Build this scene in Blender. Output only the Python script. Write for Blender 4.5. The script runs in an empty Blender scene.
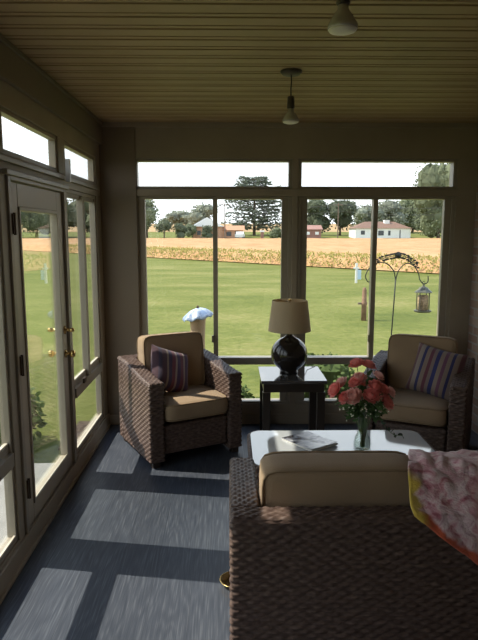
import bpy, math, random
import numpy as np
from mathutils import Vector, Matrix, Euler
R = math.radians
PI = math.pi
sc = bpy.context.scene
col = sc.collection
rng = random.Random(7)

# ------------------------------------------------------------------ helpers
class MB:
    """collects shapes; build() links them as ONE mesh object"""
    def __init__(s): s.v = []; s.f = []; s.m = []; s.uv = None
    def add(s, vs, fs, mi=0):
        o = len(s.v); s.v += [tuple(p) for p in vs]
        s.f += [tuple(i + o for i in f) for f in fs]; s.m += [mi] * len(fs); return s
    def box(s, x0, x1, y0, y1, z0, z1, mi=0, M=None):
        vs = [(x, y, z) for x in (x0, x1) for y in (y0, y1) for z in (z0, z1)]
        if M is not None: vs = [M @ Vector(p) for p in vs]
        return s.add(vs, [(0,1,3,2),(4,6,7,5),(0,4,5,1),(2,3,7,6),(0,2,6,4),(1,5,7,3)], mi)
    def lathe(s, prof, n=24, c=(0,0,0), mi=0, M=None, cap=True):
        vs = []; fs = []
        for (r, z) in prof:
            for k in range(n):
                a = 2*PI*k/n; vs.append(Vector((c[0]+r*math.cos(a), c[1]+r*math.sin(a), c[2]+z)))
        for i in range(len(prof)-1):
            for k in range(n):
                a = i*n+k; b = i*n+(k+1) % n; fs.append((a, b, b+n, a+n))
        if cap:
            fs.append(tuple(range(n-1, -1, -1))); fs.append(tuple(range((len(prof)-1)*n, len(prof)*n)))
        if M is not None: vs = [M @ p for p in vs]
        return s.add(vs, fs, mi)
    def tube(s, pts, r, n=8, closed=False, mi=0):
        pts = [Vector(p) for p in pts]; N = len(pts); vs = []; fs = []; up = None
        for i, p in enumerate(pts):
            if closed: t = pts[(i+1) % N]-pts[i-1]
            else: t = pts[min(i+1, N-1)]-pts[max(i-1, 0)]
            if t.length < 1e-9: t = Vector((0,0,1))
            t.normalize()
            if up is None: up = Vector((0,0,1)) if abs(t.z) < .9 else Vector((1,0,0))
            a = t.cross(up); 
            if a.length < 1e-6: a = t.orthogonal()
            a.normalize(); b = a.cross(t); b.normalize(); up = b
            rr = r[i] if isinstance(r, (list, tuple)) else r
            for k in range(n):
                q = 2*PI*k/n; vs.append(p + a*(rr*math.cos(q)) + b*(rr*math.sin(q)))
        M = N if closed else N-1
        for i in range(M):
            for k in range(n):
                a = i*n+k; b = i*n+(k+1) % n; c = ((i+1) % N)*n+(k+1) % n; d = ((i+1) % N)*n+k
                fs.append((a, d, c, b))
        if not closed:
            fs.append(tuple(range(n))); fs.append(tuple(range((N-1)*n+n-1, (N-1)*n-1, -1)))
        return s.add(vs, fs, mi)
    def blob(s, c, rx, ry, rz, n=8, jit=0., mi=0):
        prof = []; vs = []; fs = []
        for i in range(n+1):
            th = PI*i/n
            for k in range(2*n):
                ph = PI*k/n; j = 1+rng.uniform(-jit, jit)
                vs.append((c[0]+rx*j*math.sin(th)*math.cos(ph), c[1]+ry*j*math.sin(th)*math.sin(ph), c[2]-rz*j*math.cos(th)))
        for i in range(n):
            for k in range(2*n):
                a = i*2*n+k; b = i*2*n+(k+1) % (2*n); fs.append((a, b, b+2*n, a+2*n))
        return s.add(vs, fs, mi)
    def mesh(s, name, mats, smooth=False):
        me = bpy.data.meshes.new(name); me.from_pydata([tuple(p) for p in s.v], [], s.f)
        for m in (mats if isinstance(mats, (list, tuple)) else [mats]): me.materials.append(m)
        if any(s.m): me.polygons.foreach_set('material_index', s.m)
        if smooth: me.polygons.foreach_set('use_smooth', [True]*len(me.polygons))
        me.validate(); me.update(); return me
    def build(s, name, mats, parent=None, smooth=False, bevel=0, sub=0, auto=None):
        o = bpy.data.objects.new(name, s.mesh(name, mats, smooth)); col.objects.link(o)
        if parent: o.parent = parent
        if bevel:
            b = o.modifiers.new('b', 'BEVEL'); b.width = bevel; b.segments = 2; b.limit_method = 'ANGLE'; b.angle_limit = R(40)
        if sub:
            b = o.modifiers.new('s', 'SUBSURF'); b.levels = sub; b.render_levels = sub
        return o

def tag(o, label=None, cat=None, group=None, kind=None):
    if label: o['label'] = label
    if cat: o['category'] = cat
    if group: o['group'] = group
    if kind: o['kind'] = kind
    return o
def empty(name, loc=(0,0,0), rz=0, parent=None):
    o = bpy.data.objects.new(name, None); col.objects.link(o); o.location = loc; o.rotation_euler = (0,0,rz)
    o.empty_display_size = .1
    if parent: o.parent = parent
    return o
KIDS = {}
def copy_tree(o, parent=None):
    c = o.copy(); col.objects.link(c); c.parent = parent
    for ch in [k for k in bpy.data.objects if k.parent == o]: copy_tree(ch, c)
    return c

# ------------------------------------------------------------------ materials
def mat(name, color, rough=.6, spec=.5, metal=0, bump=0, bscale=60, var=0, vscale=8, trans=0, sheen=0):
    m = bpy.data.materials.new(name); m.use_nodes = True; nt = m.node_tree; p = nt.nodes['Principled BSDF']
    p.inputs['Base Color'].default_value = (*color, 1); p.inputs['Roughness'].default_value = rough
    p.inputs['Metallic'].default_value = metal; p.inputs['Specular IOR Level'].default_value = spec
    p.inputs['Transmission Weight'].default_value = trans
    p.inputs['Sheen Weight'].default_value = sheen
    tc = nt.nodes.new('ShaderNodeTexCoord')
    if var:
        n = nt.nodes.new('ShaderNodeTexNoise'); n.inputs['Scale'].default_value = vscale; n.inputs['Detail'].default_value = 4
        nt.links.new(tc.outputs['Object'], n.inputs['Vector'])
        r = nt.nodes.new('ShaderNodeValToRGB'); r.color_ramp.elements[0].position = .3; r.color_ramp.elements[1].position = .7
        r.color_ramp.elements[0].color = (*[c*(1-var) for c in color], 1); r.color_ramp.elements[1].color = (*[min(1, c*(1+var)) for c in color], 1)
        nt.links.new(n.outputs['Fac'], r.inputs['Fac']); nt.links.new(r.outputs['Color'], p.inputs['Base Color'])
    if bump:
        n = nt.nodes.new('ShaderNodeTexNoise'); n.inputs['Scale'].default_value = bscale; n.inputs['Detail'].default_value = 3
        nt.links.new(tc.outputs['Object'], n.inputs['Vector'])
        b = nt.nodes.new('ShaderNodeBump'); b.inputs['Strength'].default_value = bump; b.inputs['Distance'].default_value = .01
        nt.links.new(n.outputs['Fac'], b.inputs['Height']); nt.links.new(b.outputs['Normal'], p.inputs['Normal'])
    return m
def N(nt, t, **k):
    n = nt.nodes.new('ShaderNode'+t)
    for a, b in k.items(): setattr(n, a, b)
    return n
def ramp(nt, stops, interp='LINEAR'):
    r = N(nt, 'ValToRGB'); cr = r.color_ramp; cr.interpolation = interp
    while len(cr.elements) < len(stops): cr.elements.new(.5)
    for e, (p, c) in zip(cr.elements, stops): e.position = p; e.color = (*c, 1)
    return r
def newmat(name):
    m = bpy.data.materials.new(name); m.use_nodes = True; nt = m.node_tree
    return m, nt, nt.nodes['Principled BSDF'], nt.links.new

def glass_mat(name, ior=1.7, tint=(1,1,1), rough=0.0):
    m, nt, p, L = newmat(name); nt.nodes.remove(p)
    out = [n for n in nt.nodes if n.type == 'OUTPUT_MATERIAL'][0]
    fr = N(nt, 'Fresnel'); gm = N(nt, 'NewGeometry'); mr = N(nt, 'MapRange')     # same reflectance on both faces of the pane
    mr.inputs['To Min'].default_value = ior; mr.inputs['To Max'].default_value = 1/ior
    L(gm.outputs['Backfacing'], mr.inputs['Value']); L(mr.outputs[0], fr.inputs['IOR'])
    t = N(nt, 'BsdfTransparent'); t.inputs['Color'].default_value = (*tint, 1)
    g = N(nt, 'BsdfGlossy'); g.inputs['Roughness'].default_value = rough
    mx = N(nt, 'MixShader'); L(fr.outputs[0], mx.inputs[0]); L(t.outputs[0], mx.inputs[1]); L(g.outputs[0], mx.inputs[2]); L(mx.outputs[0], out.inputs[0])
    return m

def wood_floor():
    m, nt, p, L = newmat('dark_plank_floor')
    tc = N(nt, 'TexCoord'); sx = N(nt, 'SeparateXYZ'); L(tc.outputs['Object'], sx.inputs[0])
    # plank index across x, planks .18 wide running along y
    d = N(nt, 'Math', operation='DIVIDE'); L(sx.outputs['X'], d.inputs[0]); d.inputs[1].default_value = .19
    fl = N(nt, 'Math', operation='FLOOR'); L(d.outputs[0], fl.inputs[0])
    wn = N(nt, 'TexWhiteNoise', noise_dimensions='1D'); L(fl.outputs[0], wn.inputs['W'])
    mul = N(nt, 'Math', operation='MULTIPLY'); L(wn.outputs['Value'], mul.inputs[0]); mul.inputs[1].default_value = 37.
    cmb = N(nt, 'CombineXYZ')
    xs = N(nt, 'Math', operation='MULTIPLY'); L(sx.outputs['X'], xs.inputs[0]); xs.inputs[1].default_value = 9
    ya = N(nt, 'Math', operation='MULTIPLY_ADD'); L(sx.outputs['Y'], ya.inputs[0]); ya.inputs[1].default_value = 1.1; L(mul.outputs[0], ya.inputs[2])
    L(xs.outputs[0], cmb.inputs[0]); L(ya.outputs[0], cmb.inputs[1]); L(mul.outputs[0], cmb.inputs[2])
    n1 = N(nt, 'TexNoise'); n1.inputs['Scale'].default_value = .8; n1.inputs['Detail'].default_value = 2; L(cmb.outputs[0], n1.inputs['Vector'])
    # rings
    rg = N(nt, 'Math', operation='MULTIPLY'); L(n1.outputs['Fac'], rg.inputs[0]); rg.inputs[1].default_value = 90
    sn = N(nt, 'Math', operation='SINE'); L(rg.outputs[0], sn.inputs[0])
    cmb2 = N(nt, 'CombineXYZ'); x2 = N(nt, 'Math', operation='MULTIPLY'); L(sx.outputs['X'], x2.inputs[0]); x2.inputs[1].default_value = 160
    y2 = N(nt, 'Math', operation='MULTIPLY'); L(sx.outputs['Y'], y2.inputs[0]); y2.inputs[1].default_value = 5
    L(x2.outputs[0], cmb2.inputs[0]); L(y2.outputs[0], cmb2.inputs[1])
    n2 = N(nt, 'TexNoise'); n2.inputs['Scale'].default_value = 1; n2.inputs['Detail'].default_value = 3; L(cmb2.outputs[0], n2.inputs['Vector'])
    ad = N(nt, 'Math', operation='MULTIPLY_ADD'); L(sn.outputs[0], ad.inputs[0]); ad.inputs[1].default_value = .07; L(n2.outputs['Fac'], ad.inputs[2])
    r = ramp(nt, [(.28, (.045,.052,.068)), (.55, (.068,.077,.096)), (.8, (.135,.145,.165))]); L(ad.outputs[0], r.inputs['Fac'])
    # plank tone + seams
    fr = N(nt, 'Math', operation='FRACT'); L(d.outputs[0], fr.inputs[0])
    gt = N(nt, 'Math', operation='GREATER_THAN'); L(fr.outputs[0], gt.inputs[0]); gt.inputs[1].default_value = .012
    tone = N(nt, 'MapRange'); L(wn.outputs['Value'], tone.inputs['Value']); tone.inputs['To Min'].default_value = .82; tone.inputs['To Max'].default_value = 1.12
    mm = N(nt, 'Math', operation='MULTIPLY'); L(gt.outputs[0], mm.inputs[0]); L(tone.outputs[0], mm.inputs[1])
    mm2 = N(nt, 'Math', operation='MAXIMUM'); L(mm.outputs[0], mm2.inputs[0]); mm2.inputs[1].default_value = .5
    vm = N(nt, 'VectorMath', operation='SCALE'); L(r.outputs['Color'], vm.inputs[0]); L(mm2.outputs[0], vm.inputs['Scale'])
    L(vm.outputs[0], p.inputs['Base Color'])
    p.inputs['Roughness'].default_value = .42; p.inputs['Specular IOR Level'].default_value = .35
    b = N(nt, 'Bump'); b.inputs['Strength'].default_value = .12; b.inputs['Distance'].default_value = .003; L(ad.outputs[0], b.inputs['Height']); L(b.outputs[0], p.inputs['Normal'])
    return m
def brick_mat(name, rx=True, c1=(.26,.16,.12), c2=(.34,.25,.2), mortar=(.3,.28,.25)):
    m, nt, p, L = newmat(name)
    tc = N(nt, 'TexCoord'); sx = N(nt, 'SeparateXYZ'); L(tc.outputs['Object'], sx.inputs[0]); cb = N(nt, 'CombineXYZ')
    L(sx.outputs['Y' if rx else 'X'], cb.inputs[0]); L(sx.outputs['Z'], cb.inputs[1])
    b = N(nt, 'TexBrick'); L(cb.outputs[0], b.inputs['Vector']); b.inputs['Scale'].default_value = 1
    b.inputs['Brick Width'].default_value = .2; b.inputs['Row Height'].default_value = .075; b.inputs['Mortar Size'].default_value = .008
    b.inputs['Color1'].default_value = (*c1,1); b.inputs['Color2'].default_value = (*c2,1); b.inputs['Mortar'].default_value = (*mortar,1)
    L(b.outputs['Color'], p.inputs['Base Color']); p.inputs['Roughness'].default_value = .9
    bp = N(nt, 'Bump'); bp.invert = True; bp.inputs['Distance'].default_value = .01; L(b.outputs['Fac'], bp.inputs['Height']); L(bp.outputs[0], p.inputs['Normal'])
    return m
def stripes(name, stops, scale, off=.5):
    m, nt, p, L = newmat(name)
    tc = N(nt, 'TexCoord'); sx = N(nt, 'SeparateXYZ'); L(tc.outputs['Object'], sx.inputs[0])
    a = N(nt, 'Math', operation='MULTIPLY_ADD'); L(sx.outputs['X'], a.inputs[0]); a.inputs[1].default_value = scale; a.inputs[2].default_value = off
    r = ramp(nt, stops, 'CONSTANT'); L(a.outputs[0], r.inputs['Fac']); L(r.outputs['Color'], p.inputs['Base Color'])
    p.inputs['Roughness'].default_value = .85; p.inputs['Sheen Weight'].default_value = .2
    n = N(nt, 'TexNoise'); n.inputs['Scale'].default_value = 250; L(tc.outputs['Object'], n.inputs['Vector'])
    b = N(nt, 'Bump'); b.inputs['Strength'].default_value = .3; b.inputs['Distance'].default_value = .003; L(n.outputs['Fac'], b.inputs['Height']); L(b.outputs[0], p.inputs['Normal'])
    return m
def ground_mat(name, stops, scale, stretch=(1,1,1), detail=6, bump=.4, bs=12):
    m, nt, p, L = newmat(name)
    tc = N(nt, 'TexCoord'); mp = N(nt, 'Mapping'); L(tc.outputs['Object'], mp.inputs['Vector']); mp.inputs['Scale'].default_value = stretch; mp.inputs['Rotation'].default_value = (0,0,R(12))
    n = N(nt, 'TexNoise'); n.inputs['Scale'].default_value = scale; n.inputs['Detail'].default_value = detail; n.inputs['Roughness'].default_value = .72; L(mp.outputs[0], n.inputs['Vector'])
    n2 = N(nt, 'TexNoise'); n2.inputs['Scale'].default_value = bs; n2.inputs['Detail'].default_value = 4; L(tc.outputs['Object'], n2.inputs['Vector'])
    mx = N(nt, 'Math', operation='MULTIPLY_ADD'); L(n2.outputs['Fac'], mx.inputs[0]); mx.inputs[1].default_value = .35; 
    sb = N(nt, 'Math', operation='ADD'); L(n.outputs['Fac'], sb.inputs[0]); sb.inputs[1].default_value = -.17; L(sb.outputs[0], mx.inputs[2])
    r = ramp(nt, stops); L(mx.outputs[0], r.inputs['Fac']); L(r.outputs['Color'], p.inputs['Base Color'])
    p.inputs['Roughness'].default_value = .95; p.inputs['Specular IOR Level'].default_value = .1
    b = N(nt, 'Bump'); b.inputs['Strength'].default_value = bump; b.inputs['Distance'].default_value = .05; L(n2.outputs['Fac'], b.inputs['Height']); L(b.outputs[0], p.inputs['Normal'])
    return m
def leaf_mat(name, color, var=.35, vs=.6):
    m, nt, p, L = newmat(name)
    g = N(nt, 'NewGeometry'); r = ramp(nt, [(0, tuple(c*(1-var) for c in color)), (1, tuple(c*(1+var) for c in color))])
    L(g.outputs['Random Per Island'], r.inputs['Fac']); L(r.outputs['Color'], p.inputs['Base Color'])
    p.inputs['Roughness'].default_value = .75; p.inputs['Specular IOR Level'].default_value = .2
    t = N(nt, 'BsdfTranslucent'); L(r.outputs['Color'], t.inputs['Color']); mx = N(nt, 'MixShader'); mx.inputs[0].default_value = .3
    out = [n for n in nt.nodes if n.type == 'OUTPUT_MATERIAL'][0]
    L(p.outputs[0], mx.inputs[1]); L(t.outputs[0], mx.inputs[2]); L(mx.outputs[0], out.inputs[0])
    return m

TAUPE = mat('taupe_frame_paint', (.33,.275,.20), .55, bump=.06, bscale=30, var=.08, vscale=3)
TAUPE2 = mat('taupe_window_frame', (.33,.285,.215), .4)
DOORM = mat('door_paint', (.42,.36,.27), .42)
BEAD = mat('sunlit_glazing_bead', (.62,.57,.45), .4)  # cream of the sunlit edges painted into the bead colour
WALLM = mat('brown_wall_paint', (.21,.165,.115), .7, bump=.1, bscale=40)
CEILM = mat('olive_beadboard', (.40,.285,.15), .55, var=.1, vscale=2)
FLOORM = wood_floor()
GLASS = glass_mat('window_glass', 1.5, (.97,.98,.97))
GLASSD = glass_mat('door_glass', 1.95, (.95,.97,.95))
BRICK = brick_mat('brick_side')
BRICKF = brick_mat('brick_front', False)
BRASS = mat('polished_brass', (.75,.52,.2), .22, metal=1)
HINGE = mat('dark_bronze_hinge', (.09,.06,.04), .4, metal=.7)
BLACK = mat('black_gloss', (.018,.014,.012), .12, .6)
IRON = mat('black_iron', (.03,.035,.03), .5, metal=.3)
WHITEP = mat('white_plastic', (.75,.75,.72), .4)
def wicker_mat():
    m, nt, p, L = newmat('brown_resin_wicker')
    tc = N(nt, 'TexCoord'); mp = N(nt, 'Mapping'); L(tc.outputs['Object'], mp.inputs['Vector']); mp.inputs['Scale'].default_value = (33,33,62.5)
    n = N(nt, 'TexNoise'); n.inputs['Scale'].default_value = 1; n.inputs['Detail'].default_value = 1; L(mp.outputs[0], n.inputs['Vector'])
    r = ramp(nt, [(.3, (.07,.043,.034)), (.5, (.10,.064,.05)), (.72, (.15,.102,.08))]); L(n.outputs['Fac'], r.inputs['Fac']); L(r.outputs['Color'], p.inputs['Base Color'])
    p.inputs['Roughness'].default_value = .5; p.inputs['Specular IOR Level'].default_value = .35
    return m
WICKER = wicker_mat()
DARKW = mat('dark_chair_foot', (.04,.028,.02), .5)
CUSH = mat('tan_cushion_fabric', (.33,.23,.14), .9, .2, bump=.25, bscale=220, var=.06, vscale=5, sheen=.15)
CUSH_O = mat('olive_cushion_fabric', (.30,.225,.125), .9, .2, bump=.25, bscale=220, var=.06, vscale=5, sheen=.15)
PIPE = mat('tan_piping', (.27,.19,.115), .85, .2)
SHADE = None
def shade_mat():
    m, nt, p, L = newmat('linen_lampshade')
    p.inputs['Base Color'].default_value = (.62,.5,.33,1); p.inputs['Roughness'].default_value = .9
    t = N(nt, 'BsdfTranslucent'); t.inputs['Color'].default_value = (.7,.55,.34,1); mx = N(nt, 'MixShader'); mx.inputs[0].default_value = .35
    out = [n for n in nt.nodes if n.type == 'OUTPUT_MATERIAL'][0]
    L(p.outputs[0], mx.inputs[1]); L(t.outputs[0], mx.inputs[2]); L(mx.outputs[0], out.inputs[0]); return m
SHADE = shade_mat()

# ------------------------------------------------------------------ the room
XL, XR, YB, YF, ZC = -1.09, 2.10, 5.10, -1.2, 2.60
def struct(name, mb, m, parent=None, **k):
    o = mb.build(name, m, parent, **k); o['kind'] = 'structure'; return o
struct('floor', MB().box(XL-.12, XR+.12, YF-.12, YB+.12, -.12, 0), FLOORM)
# beadboard ceiling: boards run along x, real v-grooves between them
mb = MB(); prof = []; y = YF
while y < YB+.02:
    prof += [(y, ZC), (y+.086, ZC), (y+.091, ZC+.014), (y+.097, ZC+.014), (y+.100, ZC), (y+.128, ZC), (y+.133, ZC+.019), (y+.146, ZC+.019)]
    y += .149
vs = []; fs = []
for (py, pz) in prof: vs += [(XL-.12, py, pz), (XR+.12, py, pz)]
for i in range(len(prof)-1): fs.append((2*i, 2*i+2, 2*i+3, 2*i+1))
mb.add(vs, fs); mb.box(XL-.12, XR+.12, YF-.12, YB+.12, ZC+.021, ZC+.1)
struct('ceiling', mb, CEILM)
struct('trim_1', MB().box(XL-.35, XR+.4, YF-.3, YB+.3, ZC+.1, ZC+.25), WALLM)     # unseen roof slab with eaves, added to block sky and sun

# ---- left wall: openings [y0,y1]; door bay 2.95-3.97
XO = XL-.062
bays = [(.13, 1.47), (1.55, 2.87), (2.95, 3.97), (4.04, 4.93)]  # unseen stretch before the first bay kept solid to darken the loveseat back
DOORB = (2.95, 3.97)
m = MB()
m.box(XO, XL, YF, YB, 2.30, ZC)                                   # header
m.box(XO, XL, YF, YB, 1.99, 2.075)                                # band under transoms
edges = [YF] + [v for b in bays for v in b] + [YB]
for i in range(0, len(edges), 2):
    m.box(XO, XL, edges[i], edges[i+1], 0, 1.99); m.box(XO, XL, edges[i], edges[i+1], 2.075, 2.30)
for b in bays:
    if b != DOORB: m.box(XO, XL, b[0], b[1], 0, .125)
m.box(XO, XL, 3.881, 3.97, 2.075, 2.30)
struct('wall_left', m, TAUPE, bevel=.003)
# proud fascia below the ceiling, casing ledge above the door and windows
struct('trim_2', MB().box(XL+.001, XL+.03, YF, YB-.001, 2.42, ZC-.001).box(XL+.001, XL+.045, YF, YB-.001, 2.575, ZC-.001), WALLM, bevel=.003)
struct('trim_3', MB().box(XL+.001, XL+.022, YF, 4.95, 2.035, 2.06).box(XL+.001, XL+.03, 2.90, 4.0, 1.975, 2.0), TAUPE2, bevel=.003)
struct('baseboard_left', MB().box(XL+.001, XL+.016, YF, YB-.02, .001, .11).box(XL+.001, XL+.03, YF, YB-.03, .001, .02), TAUPE, bevel=.002)
wn = [0]
def side_window(y0, y1, z0, z1, name=None, split=None, rail=None):
    wn[0] += 1
    f = MB(); t = .024; x0, x1 = XL-.055, XL-.010
    f.box(x0, x1, y0, y1, z0, z0+t); f.box(x0, x1, y0, y1, z1-t, z1)
    f.box(x0, x1, y0, y0+t, z0+t, z1-t); f.box(x0, x1, y1-t, y1, z0+t, z1-t)
    if rail:
        f.box(x0, x1+.015, y0+t, y1-t, rail[0], rail[1])
    if split:
        a = rail[1] if rail else z0+t
        f.box(x0+.01, x1+.012, split-.028, split+.028, a, z1-t)
        # sash rails
        f.box(x0+.015, x1-.01, y0+t, y1-t, a, a+.04); f.box(x0+.015, x1-.01, y0+t, y1-t, z1-t-.03, z1-t)
    o = struct('window_%d' % wn[0], f, TAUPE2, bevel=.002)
    g = MB(); gx = XL-.04
    g.box(gx, gx+.006, y0+t-.005, y1-t+.005, z0+t-.005, z1-t+.005)
    struct('window_glass', g, GLASS, o)
    if rail:
        b = MB(); b.box(x1-.012, x1-.001, y0+t, y1-t, z0+t, z0+t+.012); b.box(x1-.03, x1-.014, y0+t, y1-t, rail[1]+.04, rail[1]+.05)
        struct('glazing_bead', b, BEAD, o)
        c = MB(); c.box(x1+.016, x1+.03, y0+.2, y0+.26, rail[1]-.005, rail[1]+.03); struct('window_latch', c, HINGE, o)
    return o
for b in bays:
    side_window(b[0], 3.88 if b == DOORB else b[1], 2.077, 2.298)
    if b != DOORB: side_window(b[0], b[1], .127, 1.988, split=(b[0]+b[1])/2, rail=(.535, .605))
# ---- door
m = MB(); x0, x1 = XL-.058, XL+.012                                # jamb
m.box(x0, x1, 2.951, 2.99, .0, 1.988).box(x0, x1, 3.93, 3.969, .0, 1.988).box(x0, x1, 2.99, 3.93, 1.955, 1.988).box(x0, x1-.02, 2.99, 3.93, .001, .025)
struct('trim_4', m, TAUPE2, bevel=.003)
dm = MB(); dx0, dx1 = XL-.042, XL-.006; Y0, Y1 = 2.994, 3.926
dm.box(dx0, dx1, Y0, Y0+.125, .03, 1.95).box(dx0, dx1, Y1-.115, Y1, .03, 1.95).box(dx0, dx1, Y0+.125, Y1-.115, .03, .205).box(dx0, dx1, Y0+.125, Y1-.115, 1.83, 1.95)
# mouldings round the glass
for (a, b_, c, d) in ((Y0+.125, Y0+.145, .205, 1.83), (Y1-.135, Y1-.115, .205, 1.83), (Y0+.125, Y1-.115, .205, .222), (Y0+.125, Y1-.115, 1.81, 1.83)):
    dm.box(dx0-.004, dx1+.008, a, b_, c, d)
door = struct('door_1', dm, DOORM, bevel=.004)
struct('door_glass', MB().box(XL-.033, XL-.027, Y0+.13, Y1-.12, .215, 1.82), GLASSD, door)
struct('glazing_bead', MB().box(dx1-.002, dx1+.004, Y0+.145, Y1-.135, .222, .230), BEAD, door)
for z in (.35, 1.02, 1.74):
    h = MB().box(XL+.004, XL+.02, 2.975, 3.005, z-.05, z+.05); h.lathe([(.007, -.055), (.007, .055)], 8, (XL+.02, 2.99, z)); struct('hinge', h, HINGE, door)
ykn = Y1-.058
def knob(z, r, name, lever=False):
    M = Matrix.Translation((XL-.006, ykn, z)) @ Matrix.Rotation(PI/2, 4, 'Y')
    k = MB(); k.lathe([(0.001,0),(.028,0),(.028,.006),(.012,.01),(.011,.03),(r*.8,.036),(r,.05),(r*.75,.063),(0.001,.066)], 20, M=M)
    M2 = Matrix.Translation((XL-.05, ykn, z)) @ Matrix.Rotation(-PI/2, 4, 'Y')
    k.lathe([(0.001,0),(.028,0),(.028,.006),(.012,.01),(.011,.03),(r*.8,.036),(r,.05),(r*.75,.063),(0.001,.066)], 20, M=M2)
    struct(name, k, BRASS, door, smooth=True)
knob(.90, .026, 'door_knob'); knob(1.06, .016, 'deadbolt')
s = MB().box(XL+.031, XL+.06, 3.915, 3.945, 2.02, 2.165).build('white_block', WHITEP, bevel=.003); tag(s, 'small white plastic block on the post above the door corner', 'sensor')  # white block standing proud of the post

# ---- back wall (windows to the lawn)
WX = [(-.81, .53), (.58, 1.93)]
m = MB(); yo = YB+.13
m.box(XO, XR, YB, yo, 2.31, ZC); m.box(XO, XR, YB, yo, 2.0, 2.06); m.box(XO, XR, YB, yo, 0, .18)
for a, b in ((XO, WX[0][0]), (WX[0][1], WX[1][0]), (WX[1][1], XR)):
    m.box(a, b, YB, yo, .18, 2.0); m.box(a, b, YB, yo, 2.06, 2.31)
struct('wall_back', m, TAUPE, bevel=.003)
struct('trim_5', MB().box(XL, XR-.001, YB-.02, YB-.001, 2.56, ZC-.001).box(XL+.001, XR-.001, YB-.022, YB-.001, .001, .09), TAUPE, bevel=.003)
struct('trim_6', MB().box(XL+.001, XL+.3, YB-.012, YB-.001, .09, 2.56), WALLM)
def back_window(x0, x1, z0, z1, split=None, rail=None, t=.03, ti=None):
    wn[0] += 1; f = MB(); ya, yb = YB+.012, YB+.10
    f.box(x0, x1, ya, yb, z0, z0+t*.7).box(x0, x1, ya, yb, z1-t*.7, z1).box(x0, x0+t, ya, yb, z0+t*.7, z1-t*.7).box(x1-t, x1, ya, yb, z0+t*.7, z1-t*.7)
    if ti:    # inner sash
        f.box(x0+t, x0+ti, ya+.02, yb-.02, z0+.02, z1-.02).box(x1-ti, x1-t, ya+.02, yb-.02, z0+.02, z1-.02)
    if rail: f.box(x0+t, x1-t, ya-.005, yb, rail[0], rail[1])
    if split: f.box(split-.02, split+.02, ya+.005, yb-.01, z0+.02, z1-.02)
    o = struct('window_%d' % wn[0], f, TAUPE2, bevel=.002)
    struct('window_glass', MB().box(x0+t-.005, x1-t+.005, YB+.055, YB+.061, z0+.015, z1-.015), GLASS, o)
    if split:
        c = MB().box(split-.035, split-.02, YB+.0, YB+.02, .74, .80); struct('window_latch', c, TAUPE2, o)
    return o
for (a, b), sp in zip(WX, (-.126, 1.25)):
    back_window(a, b, 2.062, 2.308)
    back_window(a, b, .182, 1.998, sp, (.538, .60), ti=.085)

struct('wall_right', MB().box(XR, XR+.12, YF-.12, YB+.13, 0, ZC), BRICK)
struct('wall_front', MB().box(XO, XR, YF-.12, YF, 0, ZC), BRICKF)

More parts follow.
